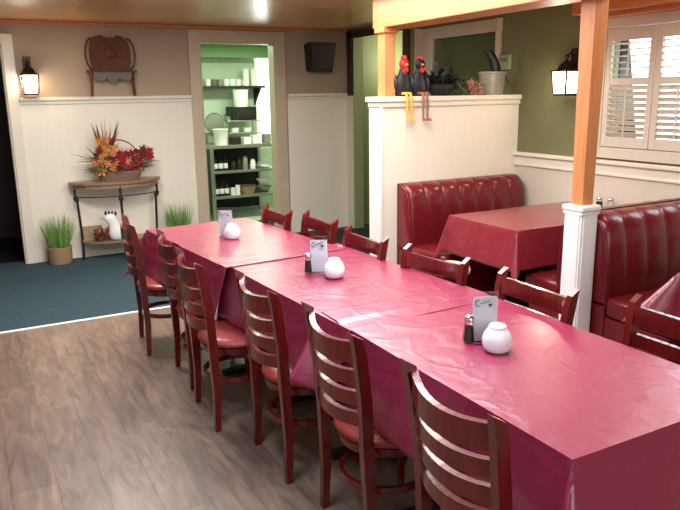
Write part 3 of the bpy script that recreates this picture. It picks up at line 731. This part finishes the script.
# lower shelf decor
sx_, sy_ = 1.13, 7.26
t = thing('wooden_tray', 'pale wooden tray leaning on the lower console shelf', 'tray', (1.05, 7.33, .196))
MB().box(-.1, .1, -.006, .006, 0, .15, .003).box(-.1, .1, -.02, -.006, 0, .012, .002).obj('panel', 'wicker', t)
t = thing('twig_bundle', 'rust-brown bundle of twigs and leaves on the lower console shelf', 'decoration', (1.14, 7.22, .196))
mb = MB()
for i in range(34):
    a = random.uniform(0, 6.28); mb.tube([(random.uniform(-.07, .07), random.uniform(-.03, .05), .012), (.09*math.cos(a), .045*math.sin(a), random.uniform(.04, .16))], .006, 5)
mb.obj('twigs', 'twig', t)
mb = MB()
for i in range(16): mb.blade((random.uniform(-.05, .05), 0, .02), (random.uniform(-.1, .1), random.uniform(-.06, .05), random.uniform(.03, .2)), .018)
mb.obj('leaves', 'rust', t)
t = thing('white_hen_figurine', 'white ceramic hen with dark comb on the lower console shelf', 'figurine', (1.29, 7.21, .196)); t.scale = (1.3, 1.1, 1.15)
rings = []
for x, z, r in ((-.0, .0, .04), (.0, .02, .062), (.0, .07, .07), (-.01, .12, .055), (-.03, .16, .042), (-.05, .19, .045), (-.055, .215, .042), (-.05, .24, .02)):
    rings.append([Vector((x+r*1.1*math.cos(2*PI*k/18), r*.9*math.sin(2*PI*k/18), z)) for k in range(18)])
MB().quadloop(rings).ball((.085, 0, .1), .04, 1.3, .5, .8).obj('body', 'ceramic', t, 70)
mb = MB()
for k in range(4): mb.ball((-.085+.025*k, 0, .25-.004*k), .013, .7, .5, 1.6)
mb.obj('comb', 'rblk', t, 60)
MB().lathe([(.012, 0), (0, .03)], (0, 0, 0), 8, ax=Matrix.Rotation(-PI/2, 3, 'Y')).obj('beak', 'ryel', t, loc=(-.098, 0, .205))

# ------------------------------------------------------------ things on the partition
def shelf_bird(loc, body, head, leg, label, k=1, sc=1):
    t = thing('rooster_figure', label, 'figurine', loc); t.scale = (1.3, 1.0, 1.16)
    rings = []
    for y, z, r in ((.02, .0, .03), (.02, .015, .055), (.015, .06, .062), (.01, .11, .05), (.0, .15, .032), (-.005, .18, .028)):
        rings.append([Vector((r*math.cos(2*PI*q/18)*sc, y+r*.8*math.sin(2*PI*q/18), z)) for q in range(18)])
    MB().quadloop(rings).obj('body', body, t, 70)
    hd = MB().ball((0, -.01, .21), .034, .95, 1, 1.15).ball((0, -.012, .165), .024, .8, .8, 1.3).obj('head', head, t, 60)
    mb = MB()
    for q in range(4): mb.ball((0, -.03+.018*q, .255-.004*abs(q-1.5)), .012, .5, .8, 1.5)
    mb.obj('comb', 'rred', hd, 60)
    MB().ball((-.006, -.04, .172), .011, .8, .6, 1.6).ball((.006, -.04, .172), .011, .8, .6, 1.6).obj('wattle', 'rred', hd, 60)
    MB().lathe([(.01, 0), (0, .028)], (0, 0, 0), 8, ax=Matrix.Rotation(PI/2, 3, 'X')).obj('beak', 'ryel', t, loc=(.0, -.042, .207))
    for s in (-1, 1):
        MB().ball((s*.058*sc, .015, .085), .06, .28, .8, 1.0).obj('wing', body, t, 60)
    mb = MB()
    for q in range(6): mb.blade((-.03, .05, .06), (-.10-.0*q, .06+.01*q, .19-.028*q), .02, (0, 0, .02))
    mb.obj('tail', body, t)
    for s in (-1, 1):
        x = s*.014
        m2 = MB().tube([(x, -.02, .02), (x, -.075, .018), (x*1.1, -.088, -.03), (x*1.1, -.09, -.145)], [.011, .01, .008, .007], 8)
        for a in (-.5, 0, .5): m2.tube([(x*1.1, -.09, -.145), (x*1.1+.035*math.sin(a), -.09-.035*math.cos(a), -.162)], [.007, .004], 6)
        m2.obj('leg', leg, t, 60)
    return t
shelf_bird((3.075, 4.645, 1.6), 'rblk', 'rred', 'ryel', 'red-headed black rooster figure sitting on the partition, yellow legs dangling')
shelf_bird((3.235, 4.66, 1.6), 'rblk', 'rblk', 'rbrn', 'black hen figure with brown legs dangling, right of the red-headed rooster')
t = thing('dark_foliage_arrangement', 'dark leafy arrangement in a low black bowl on the partition', 'plant', (3.46, 4.685, 1.6))
MB().lathe([(0, 0), (.08, 0), (.12, .05), (.125, .09), (.115, .095), (0, .07)], seg=24, sy=.65).obj('bowl', 'black', t, 60)
mb = MB()
for i in range(170):
    a = random.uniform(0, 2*PI); L = random.uniform(.06, .25); e = random.uniform(.1, 1.5)
    p0 = Vector((random.uniform(-.1, .08), random.uniform(-.03, .03), .07)); p1 = p0+Vector((L*math.cos(e)*math.cos(a)*1.0, L*.5*math.cos(e)*math.sin(a), L*math.sin(e)))
    mb.blade(p0.lerp(p1, random.uniform(0, .6)), p1, .034, (0, 0, -.03))
mb.obj('foliage', 'darkleaf', t)
t = thing('dried_flower_bunch', 'dusty pink dried flower bunch lying left of the grey bucket', 'dried flowers', (3.74, 4.67, 1.6))
mb = MB()
for i in range(70):
    a = random.uniform(0, 2*PI); mb.blade((-.06+random.uniform(-.08, .1), random.uniform(-.03, .03), random.uniform(.0, .03)), (random.uniform(-.2, .08), random.uniform(-.05, .05), random.uniform(.03, .17)), .010)
mb.obj('stems', 'leaf', t)
for p in ((.02, -.02, .05), (.07, -.03, .03), (.05, 0, .08), (-.02, -.03, .09), (.09, .0, .06)): flower(p, .04, 'dusty', t)
t = thing('metal_bucket', 'grey metal bucket at the right end of the partition top', 'bucket', (4.0, 4.685, 1.6))
MB().lathe([(0, 0), (.105, 0), (.108, .01), (.13, .17), (.138, .175), (.138, .19), (.128, .19), (.122, .17), (.1, .02), (0, .02)], seg=32, sy=.62).lathe([(.118, .09), (.124, .095), (.122, .105)], seg=32, sy=.62).obj('pail', 'galv', t, 40)
MB().tube([(.13, 0, .17), (.15, -.02, .12), (.16, -.03, .08)], .006, 8).obj('handle', 'iron', t)
t = thing('dark_bird_ornament', 'dark curved bird ornament standing in the grey bucket', 'ornament', (4.0, 4.685, 1.62))
rings = []
for x, z, rx, ry in ((.03, .0, .02, .015), (.03, .1, .03, .02), (.035, .16, .045, .026), (.03, .21, .052, .03), (.01, .26, .05, .03), (-.03, .31, .05, .028), (-.05, .345, .035, .02)):
    rings.append([Vector((x+rx*math.cos(2*PI*q/14), ry*math.sin(2*PI*q/14), z)) for q in range(14)])
MB().quadloop(rings).obj('body', 'rblk', t, 70)
MB().lathe([(.02, 0), (.012, .03), (0, .06)], seg=12, sy=.6, ax=Matrix.Rotation(-PI/1.7, 3, 'Y')).obj('beak', 'rblk', t, 60, loc=(-.07, 0, .33))

# ------------------------------------------------------------ kitchen
KY = 9.5; KX0, KX1 = 1.9, 4.6
struct(MB().box(KX0, KX1, B+.14, KY+.1, -.1, 0).obj('floor_kitchen', 'kfloor'))
struct(MB().box(KX0, KX1, B+.14, KY+.1, 2.3, 2.4).obj('ceiling_kitchen', 'kgreen'))
struct(wallmb('Y', KY, KY+.1, KX0, KX1, 0, 2.3, [(3.76, 4.35, .9, 2.12)]).obj('wall_kitchen', 'kgreen'))
struct(MB().box(KX0-.1, KX0, B+.14, KY+.1, 0, 2.3).box(KX1, KX1+.1, B+.16, KY+.1, 0, 2.3).obj('wall_kitchen_side', 'kgreen'))
struct(MB().box(KX0, 4.6, KY-.35, KY, 2.12, 2.3).obj('trim_13', mat('soffit', srgb(120,150,104), .6)))
struct(MB().box(3.75, 3.77, KY-.01, KY+.08, .88, 2.1).box(4.34, 4.37, KY-.01, KY+.08, .88, 2.1).box(3.78, 4.27, KY-.01, KY+.08, .86, .9).box(4.01, 4.03, KY+.02, KY+.05, .9, 2.1).obj('window_4', 'white'))
kx, ky = 2.80, 8.72
t = thing('prep_table', 'stainless kitchen work table with two undershelves, seen through the doorway', 'table', (kx, ky, 0))
MB().box(0, .95, 0, .7, .945, .99, .004).obj('worktop', 'steel', t)
MB().box(.02, .93, .02, .68, .62, .655, .004).obj('undershelf', 'steel', t); MB().box(.02, .93, .02, .68, .285, .32, .004).obj('undershelf', 'steel', t)
for x in (.0, .91):
    for y in (.0, .66): MB().box(x, x+.04, y, y+.04, 0, .945, .004).obj('leg', 'steel', t)
MB().box(.02, .93, .685, .69, .05, .94).obj('back_sheet', 'black', t)
MB().box(0.0, .006, .04, .66, .1, .94).obj('side_sheet', 'iron', t)
K = 'kitchen things on the work table'
def lobj(name, prof, mt, loc, label, cat, group=None, seg=16, sx=1, sy=1):
    return tag(MB().lathe(prof, (0,0,0), seg, sx, sy).obj(name, mt, None, 50, loc), label, cat, group)
# mugs etc. on wall shelf
t = thing('wall_shelf', 'dark kitchen wall shelf holding mugs, with angled brackets', 'shelf', (2.75, KY, 1.72))
MB().box(0, 1.05, -.28, 0, 0, .03).obj('board', 'iron', t)
for x in (.1, .98): MB().prism([(-.27, 0), (0, 0), (0, -.24)], x, x+.02, 'YZ').obj('bracket', 'iron', t)
mug = [(0, 0), (.036, 0), (.04, .01), (.04, .09), (.036, .09), (.034, .012), (0, .012)]
mc = ['ceramic', 'galv', 'ceramic', 'aged', 'galv', 'ceramic', 'ceramic', 'ceramic']
for i in range(8):
    t = thing('mug', ('pale mug at the far left of the row on the kitchen wall shelf', 'grey mug, second from the left on the kitchen wall shelf', 'pale mug, third from the left on the kitchen wall shelf', 'dull grey mug, fourth from the left on the kitchen wall shelf', 'grey mug, fifth from the left on the kitchen wall shelf', 'pale mug, sixth from the left on the kitchen wall shelf', 'pale mug, second from the right of the row of mugs', 'pale mug beside the tall stack of cups')[i], 'mug', (2.83+.088*i, KY-.18, 1.75), 0, 'row of mugs on the kitchen wall shelf')
    cup = MB().lathe(mug, seg=14).obj('cup', mc[i], t, 50)
    MB().tube([(.038, 0, .02), (.062, 0, .03), (.062, 0, .065), (.038, 0, .075)], .005, 6).obj('mug_handle', mc[i], cup)
for i, x in enumerate((3.56, 3.68)):
    lobj('cup_stack', [(0, 0), (.045, 0)]+[(q, z) for k in range(6) for q, z in ((.048, .02+.034*k), (.044, .034+.034*k))]+[(.05, .23), (0, .23)], 'ceramic', (x, KY-.17, 1.75), ('tall stack of white cups on the kitchen shelf', 'stack of pale cups at the shelf end beside the kitchen window')[i], 'cups', 'cup stacks on the kitchen shelf')
lobj('white_bucket', [(0, 0), (.085, 0), (.1, .19), (.107, .2), (.1, .205), (.095, .19), (0, .02)], 'ceramic', (3.0, ky+.16, .99), 'white plastic bucket on the left of the steel worktop', 'bucket')
lobj('stock_pot', [(0, 0), (.09, 0), (.11, .22), (.118, .225), (.11, .23), (.1, .22), (0, .02)], 'ceramic', (3.42, KY-.3, 1.47), 'large white pail on top of the dark oven box', 'pail')
t = thing('dark_oven', 'dark boxy countertop oven at the back of the steel worktop', 'oven', (3.28, KY-.42, 1.29))
cs = MB().box(-.02, .32, -.0, .3, 0, .18, .005).obj('case', 'black', t); MB().box(.02, .27, -.012, 0, .03, .14, .002).obj('door', 'iron', cs)
t = thing('equipment_rack', 'steel rack with stacked lids behind the worktop', 'rack', (3.16, ky+.34, .99))
for z in (.14, .3):
    MB().box(0, .48, 0, .28, z-.014, z, .002).obj('rack_shelf', 'steel', t)
for x in (0, .47):
    for y in (0, .27): MB().box(x, x+.01, y, y+.01, 0, .3).obj('rack_leg', 'steel', t)
t = thing('slicer', 'round steel slicer blade and body at the back left of the worktop', 'slicer', (3.03, ky+.5, .99))
MB().lathe([(0, 0), (.13, 0), (.14, .012), (.13, .024), (0, .028)], seg=30, ax=Matrix.Rotation(PI/2, 3, 'X')).obj('blade', 'steel', t, 40, loc=(0, -.02, .27))
MB().box(-.1, .12, -.0, .1, 0, .14, .01).obj('base', 'galv', t); MB().box(-.03, .03, 0, .04, .14, .27, .006).obj('arm', 'iron', t)
for i, (x, z, w_) in enumerate(((3.18, .99, .12), (3.34, .99, .1), (3.48, .99, .12), (3.63, .99, .09))):
    tag(MB().box(-w_/2, w_/2, -.06, .06, 0, (.1, .09, .11, .12)[i], .006).obj('storage_tub', ('iron', 'ceramic', 'ceramic', 'galv')[i], None, None, (x, ky+.12, z)), ('dark tub beside the white bucket on the worktop', 'small white tub in the middle of the worktop', 'white square tub right of the middle of the worktop', 'grey tub at the right end of the worktop')[i], 'tub', 'tubs along the worktop')
for i in range(5):
    lobj('steel_pan', [(0, 0), (.05, 0), (.06, .06), (.065, .062), (0, .05)], ('steel', 'ceramic')[i % 2], (3.22+.09*i, ky+.46, 1.29 if i > 5 else 1.131 if i % 2 else 1.291), 'small round pan on the %s tier of the rack, %s of the five' % ('lower' if i % 2 else 'upper', ('leftmost', 'second from left', 'middle', 'second from right', 'rightmost')[i]), 'pan', 'small pans on the rack')
bot = [(0, 0), (.03, 0), (.032, .01), (.032, .11), (.014, .15), (.014, .185), (0, .186)]
for i in range(3):
    for k, (zz, yy) in enumerate(((.655, .1), (.32, .1), (.32, .24))):
        t = thing('condiment_bottle', 'dark pale-labelled bottle on the %s undershelf, %s of three%s' % (('upper', 'lower', 'lower')[k], ('leftmost', 'middle', 'rightmost')[i], ('', ' in the front row', ' in the back row')[k]), 'bottle', (kx+.08+.072*i, ky+yy, zz), 0, 'bottles on the %s undershelf' % ('upper' if k == 0 else 'lower'))
        MB().lathe(bot, seg=14).obj('bottle_body', 'black', t, 50); MB().lathe([(.0325, .03), (.0332, .032), (.0332, .095), (.0325, .097)], seg=14).obj('label', 'ceramic', t, 50)
for i, (x, h, mt) in enumerate(((.33, .12, 'iron'), (.42, .15, 'iron'), (.50, .17, 'galv'), (.61, .13, 'ceramic'))):
    lobj('storage_jar', [(0, 0), (.035, 0), (.038, .01), (.038, h-.03), (.028, h-.015), (.028, h), (0, h)], mt, (kx+x, ky+.1, .655), 'jar on the upper undershelf, %s in the row' % ('left-hand dark one', 'taller dark one', 'grey one', 'pale one')[i], 'jar', 'jars on the upper undershelf')
for i, (x, h) in enumerate(((.31, .1), (.38, .13))):
    lobj('tin_can', [(0, 0), (.033, 0), (.033, h), (0, h)], 'ceramic', (kx+x, ky+.1, .32), ('short', 'taller')[i]+' pale can on the lower undershelf beside the basket', 'can', 'cans on the lower undershelf')
lobj('bread_basket', [(0, 0), (.1, 0), (.13, .09), (.135, .1), (.12, .095), (0, .03)], 'wicker', (kx+.55, ky+.2, .32), 'shallow woven basket on the lower undershelf', 'basket', None, 24)
bowl = [(0, 0), (.05, 0), (.06, .01), (.105, .07), (.108, .075), (.1, .07), (.05, .015), (0, .015)]
for i, (z, yy, l) in enumerate(((.655, .2, 'upturned pale bowl at the right of the upper undershelf'), (.32, .2, 'bottom bowl of the stack at the right of the lower undershelf'), (.42, .2, 'top bowl of the stack at the right of the lower undershelf'))):
    lobj('mixing_bowl', bowl if i else [(r, .1-z_) for r, z_ in bowl], 'ceramic' if i != 1 else 'galv', (kx+.80, ky+yy, z+.001), l, 'bowl', 'bowls on the undershelves', 22)
tag(MB().box(3.15, 4.22, 5.3, 7.25, .004, .014, .004).obj('dark_floor_sheet', 'mat'), 'near-black flat sheet on the carpet beyond the right-hand chairs', 'mat')  # thin near-black sheet over the darker area of carpet
tag(MB().box(3.0, 4.0, 7.85, 8.45, 0, .012, .003, .35, (3.4, 8.2, 0)).obj('rubber_floor_mat', 'mat'), 'black rubber mat on the kitchen floor', 'mat')
